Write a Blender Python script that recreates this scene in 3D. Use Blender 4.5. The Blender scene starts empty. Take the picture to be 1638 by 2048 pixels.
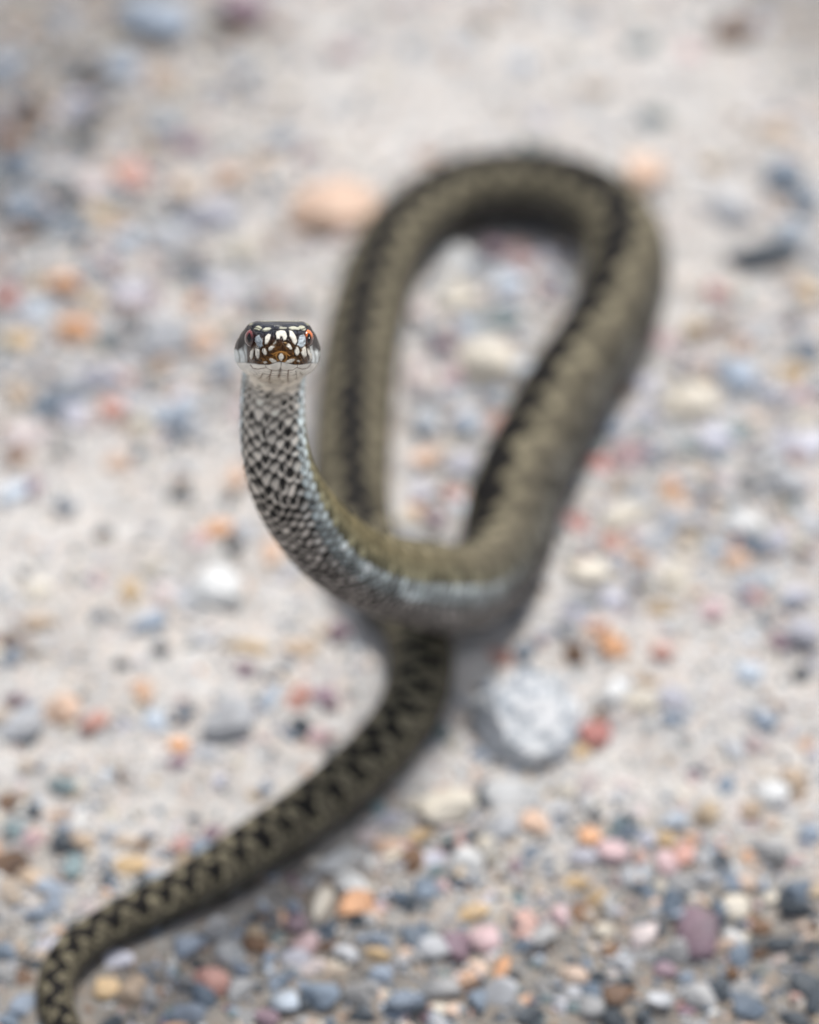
import bpy, math, random
import numpy as np
from mathutils import Vector

# ------------------------------------------------------------------ camera, sky, sun, exposure
scene = bpy.context.scene
RES_X, RES_Y = 1638.0, 2048.0
FOCAL = 5000.0                    # focal length in photo pixels
PITCH = math.radians(45.0)
CAM_H = 0.492
FOCUS = 0.5055

cam_data = bpy.data.cameras.new("camera")
cam = bpy.data.objects.new("camera", cam_data)
scene.collection.objects.link(cam)
cam.location = (0, 0, CAM_H)
cam.rotation_euler = (math.pi / 2 - PITCH, 0, 0)
cam_data.sensor_fit = 'VERTICAL'
cam_data.sensor_height = 36.0
cam_data.sensor_width = 36.0 * RES_X / RES_Y
cam_data.lens = FOCAL / RES_Y * 36.0
cam_data.clip_start = 0.01
cam_data.clip_end = 2000.0
cam_data.dof.use_dof = True
cam_data.dof.focus_distance = FOCUS
cam_data.dof.aperture_fstop = 4.65
cam_data.dof.aperture_blades = 9
scene.camera = cam

SUN_TO = Vector((0.20, 0.40, 0.89)).normalized()
world = bpy.data.worlds.new("World")
scene.world = world
world.use_nodes = True
wn = world.node_tree
wn.nodes.clear()
sky = wn.nodes.new("ShaderNodeTexSky")
sky.sky_type = 'NISHITA'
sky.sun_disc = False
sky.sun_elevation = math.asin(SUN_TO.z)
sky.sun_rotation = math.atan2(SUN_TO.x, SUN_TO.y)
sky.air_density = 1.0
sky.dust_density = 3.0
sky.ozone_density = 1.0
bg = wn.nodes.new("ShaderNodeBackground")
bg.inputs["Strength"].default_value = 0.076
wo = wn.nodes.new("ShaderNodeOutputWorld")
hz = wn.nodes.new("ShaderNodeHueSaturation")          # thin high cloud: a paler, less blue sky
hz.inputs["Saturation"].default_value = 0.42
wn.links.new(sky.outputs[0], hz.inputs["Color"])
wn.links.new(hz.outputs[0], bg.inputs["Color"])
wn.links.new(bg.outputs[0], wo.inputs["Surface"])

sun_data = bpy.data.lights.new("sun", 'SUN')
sun_data.energy = 1.5
sun_data.angle = math.radians(11)
sun_data.color = (1.0, 0.97, 0.93)
sun = bpy.data.objects.new("sun", sun_data)
scene.collection.objects.link(sun)
sun.rotation_euler = SUN_TO.to_track_quat('Z', 'Y').to_euler()

vs = scene.view_settings
scene.display_settings.display_device = 'sRGB'
vs.view_transform = 'Standard'
vs.look = 'None'
vs.exposure = 1.07
vs.gamma = 1.0
vs.use_curve_mapping = False
scene.cycles.use_denoising = True
scene.cycles.max_bounces = 6
scene.cycles.sample_clamp_indirect = 6.0

rng = np.random.default_rng(11)
random.seed(5)

# ------------------------------------------------------------------ helpers
FWD = np.array([0, math.cos(PITCH), -math.sin(PITCH)])
UP = np.array([0, math.sin(PITCH), math.cos(PITCH)])
RIGHT = np.array([1.0, 0, 0])
CAM = np.array([0, 0, CAM_H])


def ray(px, py):
    return FWD + (px - RES_X / 2) / FOCAL * RIGHT - (py - RES_Y / 2) / FOCAL * UP


def at_depth(px, py, z):
    return CAM + z * ray(px, py)


def at_height(px, py, h=0.0):
    d = ray(px, py)
    return CAM + (h - CAM_H) / d[2] * d


def depth_at_height(px, py, h=0.0):
    return (h - CAM_H) / ray(px, py)[2]


def link(o, parent=None):
    scene.collection.objects.link(o)
    if parent is not None:
        o.parent = parent
    return o


def mesh_arrays(name, verts, loops, starts, totals, smooth=True):
    me = bpy.data.meshes.new(name)
    me.vertices.add(len(verts))
    me.vertices.foreach_set("co", np.ascontiguousarray(verts, dtype=np.float32).ravel())
    me.loops.add(len(loops))
    me.loops.foreach_set("vertex_index", np.ascontiguousarray(loops, dtype=np.int32))
    me.polygons.add(len(starts))
    me.polygons.foreach_set("loop_start", np.ascontiguousarray(starts, dtype=np.int32))
    try:
        me.polygons.foreach_set("loop_total", np.ascontiguousarray(totals, dtype=np.int32))
    except Exception:
        pass
    me.polygons.foreach_set("use_smooth", np.full(len(starts), smooth, dtype=bool))
    me.update(calc_edges=True)
    return me


def tri_mesh(name, verts, faces, smooth=True):
    n = len(faces)
    return mesh_arrays(name, verts, faces.ravel(), np.arange(n) * 3, np.full(n, 3), smooth)


def color_attr(me, name, cols):
    a = me.attributes.new(name, 'FLOAT_COLOR', 'POINT')
    c = np.ones((len(cols), 4), dtype=np.float32)
    c[:, :3] = cols[:, :3]
    if cols.shape[1] == 4:
        c[:, 3] = cols[:, 3]
    a.data.foreach_set("color", c.ravel())


def ico(sub):
    t = (1 + 5 ** 0.5) / 2
    v = [(-1, t, 0), (1, t, 0), (-1, -t, 0), (1, -t, 0), (0, -1, t), (0, 1, t), (0, -1, -t), (0, 1, -t), (t, 0, -1), (t, 0, 1), (-t, 0, -1), (-t, 0, 1)]
    f = [(0, 11, 5), (0, 5, 1), (0, 1, 7), (0, 7, 10), (0, 10, 11), (1, 5, 9), (5, 11, 4), (11, 10, 2), (10, 7, 6), (7, 1, 8), (3, 9, 4), (3, 4, 2), (3, 2, 6), (3, 6, 8), (3, 8, 9), (4, 9, 5), (2, 4, 11), (6, 2, 10), (8, 6, 7), (9, 8, 1)]
    v = [np.array(p) / np.linalg.norm(p) for p in v]
    for _ in range(sub):
        cache, nf = {}, []

        def mid(a, b):
            k = (min(a, b), max(a, b))
            if k not in cache:
                m = v[a] + v[b]
                v.append(m / np.linalg.norm(m))
                cache[k] = len(v) - 1
            return cache[k]
        for a, b, c in f:
            ab, bc, ca = mid(a, b), mid(b, c), mid(c, a)
            nf += [(a, ab, ca), (b, bc, ab), (c, ca, bc), (ab, bc, ca)]
        f = nf
    return np.array(v), np.array(f)


ICO = [ico(i) for i in range(5)]


def smooth01(x, a, b):
    t = np.clip((x - a) / (b - a), 0, 1)
    return t * t * (3 - 2 * t)


def hash01(*ints):
    h = np.zeros_like(ints[0], dtype=np.uint64)
    for i, a in enumerate(ints):
        h = (h * np.uint64(6364136223846793005) + (a.astype(np.int64) + 7919 * (i + 3)).astype(np.uint64) * np.uint64(2654435761)) & np.uint64(0xFFFFFFFFFFFF)
        h ^= (h >> np.uint64(17))
        h = (h * np.uint64(0x9E3779B1)) & np.uint64(0xFFFFFFFFFFFF)
        h ^= (h >> np.uint64(21))
    return (h % np.uint64(100003)).astype(float) / 100003.0


def vnoise2(x, y, seed=0):
    xi, yi = np.floor(x).astype(np.int64), np.floor(y).astype(np.int64)
    fx, fy = x - xi, y - yi
    fx, fy = fx * fx * (3 - 2 * fx), fy * fy * (3 - 2 * fy)
    s = np.full_like(xi, seed)
    a, b = hash01(xi, yi, s), hash01(xi + 1, yi, s)
    c, d = hash01(xi, yi + 1, s), hash01(xi + 1, yi + 1, s)
    return (a * (1 - fx) + b * fx) * (1 - fy) + (c * (1 - fx) + d * fx) * fy


def nodes_of(name):
    m = bpy.data.materials.new(name)
    m.use_nodes = True
    nt = m.node_tree
    return m, nt, nt.nodes["Principled BSDF"]


def N(nt, kind, **kw):
    n = nt.nodes.new(kind)
    for k, v in kw.items():
        if hasattr(n, k):
            setattr(n, k, v)
        else:
            n.inputs[k].default_value = v
    return n


def ramp(nt, fac, stops):
    r = nt.nodes.new("ShaderNodeValToRGB")
    e = r.color_ramp.elements
    while len(e) < len(stops):
        e.new(0.5)
    for el, (p, c) in zip(e, stops):
        el.position = p
        el.color = (*c, 1)
    nt.links.new(fac, r.inputs[0])
    return r.outputs[0]


def mixc(nt, fac, a, b, mode='MIX'):
    m = nt.nodes.new("ShaderNodeMix")
    m.data_type = 'RGBA'
    m.blend_type = mode
    for sock, val in ((m.inputs[0], fac), (m.inputs[6], a), (m.inputs[7], b)):
        if isinstance(val, (int, float)):
            sock.default_value = val
        elif isinstance(val, tuple):
            sock.default_value = (*val, 1)
        else:
            nt.links.new(val, sock)
    return m.outputs[2]


# ------------------------------------------------------------------ materials
def sand_material():
    m, nt, p = nodes_of("pale_sand")
    tc = N(nt, "ShaderNodeTexCoord")
    o = tc.outputs["Object"]
    n1 = N(nt, "ShaderNodeTexNoise", Scale=16.0, Detail=4.0, Roughness=0.55)
    n2 = N(nt, "ShaderNodeTexNoise", Scale=240.0, Detail=5.0, Roughness=0.65)
    v1 = N(nt, "ShaderNodeTexVoronoi", Scale=1150.0)
    v2 = N(nt, "ShaderNodeTexVoronoi", Scale=480.0)
    for n in (n1, n2, v1, v2):
        nt.links.new(o, n.inputs["Vector"])
    base = ramp(nt, n1.outputs["Fac"], [(0.30, (0.405, 0.41, 0.405)), (0.50, (0.528, 0.540, 0.538)), (0.68, (0.575, 0.588, 0.588))])
    g = ramp(nt, n2.outputs["Fac"], [(0.30, (0.52, 0.52, 0.53)), (0.5, (0.95, 0.95, 0.95)), (0.7, (1.25, 1.24, 1.22))])
    c = mixc(nt, 1.0, base, g, 'MULTIPLY')
    sep = N(nt, "ShaderNodeSeparateColor")
    nt.links.new(v1.outputs["Color"], sep.inputs[0])
    grain = ramp(nt, sep.outputs[0], [(0.0, (0.10, 0.11, 0.13)), (0.12, (0.34, 0.33, 0.32)), (0.3, (0.55, 0.53, 0.5)), (0.62, (0.62, 0.6, 0.57)), (0.84, (0.6, 0.42, 0.27)), (0.93, (0.5, 0.33, 0.28)), (1.0, (0.68, 0.67, 0.66))])
    c = mixc(nt, 0.38, c, grain)
    sep2 = N(nt, "ShaderNodeSeparateColor")
    nt.links.new(v2.outputs["Color"], sep2.inputs[0])
    spk = ramp(nt, sep2.outputs[1], [(0.0, (0.12, 0.13, 0.15)), (0.08, (0.4, 0.4, 0.41)), (0.45, (0.55, 0.53, 0.5)), (0.85, (0.58, 0.46, 0.35)), (1.0, (0.6, 0.36, 0.22))])
    c = mixc(nt, 0.25, c, spk)
    # vignette painted into the sand colour: irregular dark patches, near edge and far corners
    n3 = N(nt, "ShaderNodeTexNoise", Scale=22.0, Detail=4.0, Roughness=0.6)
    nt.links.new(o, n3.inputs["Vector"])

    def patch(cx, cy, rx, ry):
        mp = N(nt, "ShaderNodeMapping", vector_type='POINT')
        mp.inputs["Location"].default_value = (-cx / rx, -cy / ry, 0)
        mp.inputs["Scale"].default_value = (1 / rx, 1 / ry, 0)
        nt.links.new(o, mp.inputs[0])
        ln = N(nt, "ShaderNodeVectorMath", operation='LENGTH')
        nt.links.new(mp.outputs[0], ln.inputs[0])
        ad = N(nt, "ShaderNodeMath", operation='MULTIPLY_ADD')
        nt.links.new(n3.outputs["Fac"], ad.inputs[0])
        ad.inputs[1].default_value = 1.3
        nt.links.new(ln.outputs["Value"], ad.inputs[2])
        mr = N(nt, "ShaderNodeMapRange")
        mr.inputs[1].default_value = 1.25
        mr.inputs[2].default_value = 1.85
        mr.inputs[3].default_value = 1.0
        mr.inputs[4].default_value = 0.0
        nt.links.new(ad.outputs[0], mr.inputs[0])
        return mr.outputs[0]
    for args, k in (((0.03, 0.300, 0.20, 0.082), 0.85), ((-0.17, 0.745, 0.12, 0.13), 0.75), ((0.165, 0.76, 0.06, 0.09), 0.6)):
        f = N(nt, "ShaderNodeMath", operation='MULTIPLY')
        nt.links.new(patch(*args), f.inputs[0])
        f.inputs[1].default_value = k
        vig = mixc(nt, 1.0, c, (0.36, 0.33, 0.29), 'MULTIPLY')
        c = mixc(nt, f.outputs[0], c, vig)
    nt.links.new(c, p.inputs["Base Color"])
    p.inputs["Roughness"].default_value = 0.9
    b = N(nt, "ShaderNodeBump", Strength=0.6, Distance=0.0006)
    nt.links.new(v1.outputs["Distance"], b.inputs["Height"])
    b.invert = True
    nt.links.new(b.outputs[0], p.inputs["Normal"])
    return m


def stone_material(name, col, rough=0.62, speck=0.35, dark=(0.10, 0.12, 0.15), scale=420.0, cut=0.55):
    m, nt, p = nodes_of(name)
    tc = N(nt, "ShaderNodeTexCoord")
    oi = N(nt, "ShaderNodeObjectInfo")
    add = N(nt, "ShaderNodeVectorMath", operation='ADD')
    cx = N(nt, "ShaderNodeCombineXYZ")
    nt.links.new(oi.outputs["Random"], cx.inputs[0])
    nt.links.new(tc.outputs["Object"], add.inputs[0])
    nt.links.new(cx.outputs[0], add.inputs[1])
    n1 = N(nt, "ShaderNodeTexNoise", Scale=scale, Detail=5.0, Roughness=0.65)
    n2 = N(nt, "ShaderNodeTexNoise", Scale=scale * 0.28, Detail=3.0, Roughness=0.55)
    for n in (n1, n2):
        nt.links.new(add.outputs[0], n.inputs["Vector"])
    lo = tuple(c * 0.62 for c in col)
    hi = tuple(min(0.86, c * 1.22 + 0.02) for c in col)
    c = ramp(nt, n2.outputs["Fac"], [(0.32, lo), (0.5, col), (0.68, hi)])
    sp = N(nt, "ShaderNodeMapRange")
    sp.inputs[1].default_value = cut
    sp.inputs[2].default_value = cut + 0.10
    sp.inputs[4].default_value = speck
    nt.links.new(n1.outputs["Fac"], sp.inputs[0])
    c = mixc(nt, sp.outputs[0], c, dark)
    hsv = N(nt, "ShaderNodeHueSaturation")
    vr = N(nt, "ShaderNodeMapRange")
    vr.inputs[3].default_value = 0.82
    vr.inputs[4].default_value = 1.16
    nt.links.new(oi.outputs["Random"], vr.inputs[0])
    nt.links.new(vr.outputs[0], hsv.inputs["Value"])
    nt.links.new(c, hsv.inputs["Color"])
    nt.links.new(hsv.outputs[0], p.inputs["Base Color"])
    p.inputs["Roughness"].default_value = rough
    b = N(nt, "ShaderNodeBump", Strength=0.35, Distance=0.0006)
    nt.links.new(n1.outputs["Fac"], b.inputs["Height"])
    nt.links.new(b.outputs[0], p.inputs["Normal"])
    return m


def attr_material(name, rough=0.6, grain=None, spec=0.5):
    m, nt, p = nodes_of(name)
    a = N(nt, "ShaderNodeAttribute", attribute_name="pigment")
    c = a.outputs["Color"]
    if grain:
        tc = N(nt, "ShaderNodeTexCoord")
        n = N(nt, "ShaderNodeTexNoise", Scale=grain, Detail=4.0, Roughness=0.6)
        nt.links.new(tc.outputs["Object"], n.inputs["Vector"])
        g = ramp(nt, n.outputs["Fac"], [(0.3, (0.6, 0.6, 0.6)), (0.5, (1, 1, 1)), (0.7, (1.25, 1.25, 1.25))])
        c = mixc(nt, 1.0, c, g, 'MULTIPLY')
    nt.links.new(c, p.inputs["Base Color"])
    if rough is None:
        nt.links.new(a.outputs["Alpha"], p.inputs["Roughness"])
    else:
        p.inputs["Roughness"].default_value = rough
    p.inputs["Specular IOR Level"].default_value = spec
    return m


# ------------------------------------------------------------------ ground
def graded(lo, hi, step, c0, far, grow=1.32):
    core = list(np.arange(lo, hi + step / 2, step))
    out_hi, out_lo, d = [], [], step
    x = core[-1]
    while x < far:
        d *= grow
        x += d
        out_hi.append(x)
    x, d = core[0], step
    while x > -far:
        d *= grow
        x -= d
        out_lo.append(x)
    return np.array(out_lo[::-1] + core + out_hi)


gx = graded(-0.19, 0.19, 0.0016, 0, 300.0)
gy = graded(0.26, 0.79, 0.0016, 0, 300.0)


def ground_z(x, y):
    near = np.exp(-((x / 0.6) ** 2 + ((y - 0.45) / 0.7) ** 2))
    z = (vnoise2(x * 28, y * 28, 1) - 0.5) * 0.0035 + (vnoise2(x * 90, y * 90, 2) - 0.5) * 0.0034 + (vnoise2(x * 240, y * 240, 3) - 0.5) * 0.0015
    return z * near


GX, GY = np.meshgrid(gx, gy)
GZ = ground_z(GX, GY)
nv, nu = GX.shape
idx = np.arange(nv * nu).reshape(nv, nu)
quads = np.stack([idx[:-1, :-1], idx[:-1, 1:], idx[1:, 1:], idx[1:, :-1]], -1).reshape(-1, 4)
gm = mesh_arrays("sand_ground", np.stack([GX, GY, GZ], -1).reshape(-1, 3), quads.ravel(), np.arange(len(quads)) * 4, np.full(len(quads), 4))
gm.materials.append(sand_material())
ground = link(bpy.data.objects.new("ground", gm))
ground["kind"] = "structure"
ground["label"] = "pale beige-grey sand strewn with gravel under the snake"

# ------------------------------------------------------------------ the snake: path, frames, rings
MM = 0.001
ZPX = 0.01625                      # mm per unit of the head drawing
HX0, HY0 = 830.0, 560.0
O = at_depth(561.7, 698.9, 0.512)
f_ax = (CAM - O) / np.linalg.norm(CAM - O)
ex = RIGHT - f_ax * (RIGHT @ f_ax)
ex /= np.linalg.norm(ex)
ey = np.cross(f_ax, ex)


def head_pt(X, Y, a):
    return O + (ex * X + ey * Y + f_ax * a) * MM


ctrl = []       # (point, radius mm, dorsal direction)


def cp(p, r, d):
    ctrl.append((np.asarray(p, float), r, np.asarray(d, float)))


def cam_dir(r, u, f):
    return RIGHT * r + UP * u + FWD * f


A_TIP = 9.6
for a, sx in ((A_TIP, 0.0), (5, -0.1), (1, -0.3), (-3, -0.5), (-7, -0.7), (-10.5, -0.85)):
    cp(head_pt(sx, 0, a), 7, ey)
for px, py, z, r, d in (
        (555.5, 710, 0.5258, 6.9, cam_dir(0.0, 1.0, 0.25)),
        (551.5, 728, 0.5302, 6.6, cam_dir(0.0, 0.75, 0.65)),
        (547.5, 760, 0.5326, 6.7, cam_dir(0.02, 0.35, 0.94)),
        (545, 800, 0.5328, 6.8, cam_dir(0.06, 0.12, 1.0)),
        (545, 850, 0.5326, 6.95, cam_dir(0.14, 0.05, 1.0)),
        (556, 930, 0.5335, 7.4, cam_dir(0.38, 0.10, 0.9)),
        (592, 1012, 0.5372, 8.1, cam_dir(0.55, 0.30, 0.75)),
        (654, 1086, 0.5435, 8.9, cam_dir(0.60, 0.60, 0.55)),
        (743, 1142, 0.5530, 9.8, cam_dir(0.40, 0.85, 0.45)),
        (850, 1168, 0.5662, 10.5, cam_dir(0.12, 0.95, 0.30)),
        (952, 1164, 0.5810, 11.2, cam_dir(-0.25, 0.92, 0.12))):
    z2 = z + 0.0717 * max(0.0, (z - 0.527) / 0.0545) ** 1.25
    cp(at_depth(px, py, z2), r * z2 / z, d)
for px, py, r, d in (
        (1010, 1100, 11.5, (-0.6, 0.35, 0.72)),
        (1032, 1000, 11.7, (-0.62, 0.0, 0.78)),
        (1078, 900, 12.1, (-0.56, 0, 0.82)),
        (1128, 800, 12.3, (-0.56, 0, 0.82)),
        (1190, 700, 12.1, (-0.52, 0, 0.84)),
        (1240, 600, 11.9, (-0.5, 0, 0.86)),
        (1253, 520, 11.5, (-0.3, -0.1, 0.95)),
        (1226, 440, 11.1, (-0.1, -0.1, 1)),
        (1150, 390, 10.8, (0, 0, 1)),
        (1040, 372, 10.5, (0, 0.05, 1)),
        (930, 385, 10.3, (0, 0.05, 1)),
        (845, 430, 10.2, (-0.1, 0.05, 1)),
        (778, 505, 10.1, (-0.12, 0, 1)),
        (742, 600, 10.0, (-0.1, 0, 1)),
        (722, 700, 9.9, (-0.08, 0, 1)),
        (711, 800, 9.7, (-0.05, 0, 1)),
        (705, 900, 9.4, (0.0, 0, 1)),
        (705, 1000, 9.0, (0.08, 0, 1)),
        (728, 1090, 8.7, (0.1, 0, 1)),
        (780, 1180, 8.4, (0.1, 0, 1)),
        (828, 1260, 7.6, (0.05, 0, 1)),
        (842, 1335, 7.2, (0, 0, 1)),
        (822, 1415, 7.0, (0, 0, 1)),
        (772, 1490, 6.9, (0, 0, 1)),
        (700, 1560, 6.7, (0, 0, 1)),
        (615, 1628, 6.5, (0, 0, 1)),
        (510, 1698, 6.4, (0, 0, 1)),
        (395, 1768, 5.5, (0, 0, 1)),
        (285, 1822, 4.95, (0, 0, 1)),
        (195, 1868, 4.5, (0, 0, 1)),
        (132, 1920, 4.2, (0, 0, 1)),
        (110, 1985, 3.9, (0, 0, 1)),
        (126, 2052, 3.6, (0, 0, 1)),
        (170, 2125, 3.4, (0, 0, 1)),
        (260, 2185, 2.4, (0, 0, 1)),
        (360, 2225, 1.3, (0, 0, 1)),
        (430, 2240, 0.4, (0, 0, 1))):
    r *= 1.123
    cp(at_height(px, py, r * 0.90 * MM + 0.0004), r, d)

P = np.array([c[0] for c in ctrl])
RAD = np.array([c[1] for c in ctrl])
DD = np.array([c[2] / np.linalg.norm(c[2]) for c in ctrl])


def natural_spline(t, y, tq):
    n = len(t)
    h = np.diff(t)
    A = np.zeros((n, n))
    b = np.zeros((n, y.shape[1]))
    A[0, 0] = A[-1, -1] = 1
    for i in range(1, n - 1):
        A[i, i - 1], A[i, i], A[i, i + 1] = h[i - 1], 2 * (h[i - 1] + h[i]), h[i]
        b[i] = 6 * ((y[i + 1] - y[i]) / h[i] - (y[i] - y[i - 1]) / h[i - 1])
    M = np.linalg.solve(A, b)
    k = np.clip(np.searchsorted(t, tq) - 1, 0, n - 2)
    d0, d1, hh = (t[k + 1] - tq)[:, None], (tq - t[k])[:, None], h[k][:, None]
    return M[k] * d0 ** 3 / (6 * hh) + M[k + 1] * d1 ** 3 / (6 * hh) + (y[k] / hh - M[k] * hh / 6) * d0 + (y[k + 1] / hh - M[k + 1] * hh / 6) * d1


tk = np.concatenate([[0], np.cumsum(np.linalg.norm(np.diff(P, axis=0), axis=1))])
tq = np.linspace(0, tk[-1], 6000)
PQ = natural_spline(tk, P, tq)
SQ = np.concatenate([[0], np.cumsum(np.linalg.norm(np.diff(PQ, axis=0), axis=1))]) / MM     # arc length, mm, from the snout
RQ = np.interp(tq, tk, RAD)
DQ = np.stack([np.interp(tq, tk, DD[:, i]) for i in range(3)], 1)
ker = np.hanning(121)
ker /= ker.sum()
for i in range(3):
    DQ[:, i] = np.convolve(np.pad(DQ[:, i], 60, mode='edge'), ker, 'valid')
RQ = np.convolve(np.pad(RQ, 60, mode='edge'), ker, 'valid')
RQ *= 1 + 0.06 * (vnoise2(SQ / 22.0, SQ * 0, 41) - 0.5) * smooth01(SQ, 70, 120)
S_END = SQ[-1]


def frames(s):
    C = np.stack([np.interp(s, SQ, PQ[:, i]) for i in range(3)], 1)
    e = 0.25
    T = np.stack([np.interp(s - e, SQ, PQ[:, i]) - np.interp(s + e, SQ, PQ[:, i]) for i in range(3)], 1)
    T /= np.linalg.norm(T, axis=1, keepdims=True)
    D = np.stack([np.interp(s, SQ, DQ[:, i]) for i in range(3)], 1)
    D -= T * (D * T).sum(1, keepdims=True)
    D /= np.linalg.norm(D, axis=1, keepdims=True)
    B = np.cross(D, T)
    return C, T, D, B, np.interp(s, SQ, RQ)


# head sections: distance from the snout tip (mm), half width, top, bottom, squareness
HS = np.array([
    [0.0, 0.02, -0.62, -0.66, 2.4],
    [0.12, 1.35, 0.75, -1.75, 2.4],
    [0.45, 2.75, 1.95, -2.50, 2.5],
    [1.0, 3.75, 2.85, -3.05, 2.6],
    [1.9, 4.60, 3.65, -3.60, 2.8],
    [3.4, 5.25, 4.45, -4.10, 3.1],
    [5.5, 5.80, 5.15, -4.60, 3.6],
    [7.6, 6.20, 5.65, -5.00, 3.5],
    [9.6, 6.45, 5.85, -5.40, 3.2],
    [11.8, 7.15, 5.78, -5.80, 3.0],
    [14.4, 8.35, 5.45, -6.25, 2.45],
    [17.0, 8.95, 5.15, -6.60, 2.25],
    [19.5, 8.75, 5.0, -6.75, 2.2],
    [22.0, 7.9, 4.9, -6.55, 2.1],
    [25.0, 6.9, 5.1, -6.3, 2.05],
    [29.0, 6.6, 5.8, -6.3, 2.0],
    [34.0, 6.7, 6.2, -6.4, 2.0]])
S_HEAD = 34.0

# ring positions: even along the surface of the snout, then along the body
tt = np.linspace(0, 1, 4000) ** 2 * 24.0
ww = np.interp(tt, HS[:, 0], HS[:, 1])
arc = np.concatenate([[0], np.cumsum(np.hypot(np.diff(tt), np.diff(ww)))])
s_head = np.interp(np.arange(0.05, arc[-1], 0.11), arc, tt)
S_FINE = 150.0
s_neck = np.arange(s_head[-1] + 0.2, S_FINE, 0.24)
s_body = np.arange(S_FINE, S_END, 0.62)
s_fine = np.concatenate([s_head, s_neck])
NF, NC = 416, 208


def build_rings(s, n):
    C, T, D, B, R = frames(s)
    phi = (np.arange(n) / n * 2 - 1) * math.pi
    wx = np.where(s < S_HEAD, np.interp(s, HS[:, 0], HS[:, 1]), R)
    yt = np.where(s < S_HEAD, np.interp(s, HS[:, 0], HS[:, 2]), R * 0.94)
    yb = np.where(s < S_HEAD, np.interp(s, HS[:, 0], HS[:, 3]), -R * 0.94)
    ex_ = np.where(s < S_HEAD, np.interp(s, HS[:, 0], HS[:, 4]), 2.0)
    # ease from the neck sections into the body radius
    k = smooth01(s, 25, 48)
    wx = np.where(s < 48, wx * (1 - k) + R * k, wx)
    yt = np.where(s < 48, yt * (1 - k) + R * 0.94 * k, yt)
    yb = np.where(s < 48, yb * (1 - k) - R * 0.94 * k, yb)
    sn, cs = np.sin(phi)[None], np.cos(phi)[None]
    nt_ = np.where(s < S_HEAD, np.interp(s, [0, 3, 5, 7, 8.5, 11, 13, 16, 20, 34], [2.4, 3.0, 3.6, 5.0, 6.5, 6.0, 3.8, 2.4, 2.2, 2.0]), 2.0)
    q = np.where(cs >= 0, (2 / nt_)[:, None], (2 / ex_)[:, None])
    X = wx[:, None] * np.sign(sn) * np.abs(sn) ** q
    Y = ((yt + yb) / 2)[:, None] + ((yt - yb) / 2)[:, None] * np.sign(cs) * np.abs(cs) ** q
    dent = np.exp(-((Y - 2.0) / 1.75) ** 2) * np.exp(-((s[:, None] - 6.8) / 2.9) ** 2)      # hollow in front of and around the eye
    X = X * (1 - 0.15 * dent)
    V = C[:, None] + (B[:, None] * X[..., None] + D[:, None] * Y[..., None]) * MM
    return V, X, Y, np.broadcast_to(phi[None], X.shape), np.broadcast_to(s[:, None], X.shape), np.broadcast_to(R[:, None], X.shape)


rf, rc = build_rings(s_fine, NF), build_rings(s_body, NC)


def flat(i):
    a, b = rf[i], rc[i]
    return np.concatenate([a.reshape(-1, *a.shape[2:]), b.reshape(-1, *b.shape[2:])])


V, HXm, HYm, PHI, S, RR = (flat(i) for i in range(6))
nfv = len(s_fine) * NF


def ring_quads(n_rings, n, base):
    i = np.arange(n_rings * n).reshape(n_rings, n) + base
    j = np.roll(i, -1, axis=1)
    return np.stack([i[:-1], i[1:], j[1:], j[:-1]], -1).reshape(-1, 4)


Q = np.concatenate([ring_quads(len(s_fine), NF, 0), ring_quads(len(s_body), NC, nfv)])
# joint between the fine and the coarse rings, tip caps
fr = (len(s_fine) - 1) * NF
jj = np.arange(NC)
c0, c1 = nfv + jj, nfv + (jj + 1) % NC
f0, f1, f2 = fr + 2 * jj, fr + 2 * jj + 1, fr + (2 * jj + 2) % NF
T3 = np.concatenate([np.stack([f0, c0, f1], 1), np.stack([f1, c0, c1], 1), np.stack([f1, c1, f2], 1)])
tip, tail = len(V), len(V) + 1
V = np.concatenate([V, [frames(np.array([0.0]))[0][0] - ey * 0.64 * MM], [PQ[-1]]])
kk = np.arange(NF)
T3 = np.concatenate([T3, np.stack([np.full(NF, tip), kk, (kk + 1) % NF], 1)])
last = len(V) - 2 - NC
T3 = np.concatenate([T3, np.stack([np.full(NC, tail), last + (jj + 1) % NC, last + jj], 1)])
HXm, HYm, PHI, S, RR = (np.concatenate([a, b]) for a, b in ((HXm, [0, 0]), (HYm, [-0.64, 0]), (PHI, [0, 0]), (S, [0, S_END]), (RR, [0.1, 0.2])))

# surface normals for the relief
C_, T_, D_, B_, _r = frames(S)
Vout = V - (C_ + D_ * (np.where(S < 25, -0.4, 0.0) * MM)[:, None])
Nrm = Vout - T_ * ((Vout * T_).sum(1) * (S > 9))[:, None]
front = smooth01(-S, -6.0, 0.0)
Nrm = Nrm / (np.linalg.norm(Nrm, axis=1, keepdims=True) + 1e-9)
Nrm = Nrm + T_ * (front * 1.5)[:, None]
Nrm /= np.linalg.norm(Nrm, axis=1, keepdims=True)

# ---- scales of the body -------------------------------------------------------
NR = 26
sg = np.linspace(0, S_END, 3000)
Lg = np.interp(sg, [0, 30, 90, 170, 260, 350, 450, 560, 640, 720, S_END], [2.0, 2.1, 2.9, 3.7, 4.8, 4.6, 4.2, 4.1, 3.2, 2.6, 1.7])
PSI_T = np.concatenate([[0], np.cumsum(np.diff(sg) / Lg[:-1])])
u = PHI / (2 * math.pi) * NR
w = np.interp(S, sg, PSI_T)
bel = smooth01(np.abs(PHI) / math.pi, 0.5, 0.7)
wu, ww_ = PHI * 3.1 + 11, S * 0.42
u = u + bel * 0.50 * (vnoise2(wu, ww_, 31) - 0.5)
w = w + bel * (0.42 * (vnoise2(wu + 9, ww_, 32) - 0.5) + 0.35 * np.abs(np.abs(PHI) / math.pi - 1) * 4)      # belly rows sweep into chevrons
best = np.full(len(V), 9.0)
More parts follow.
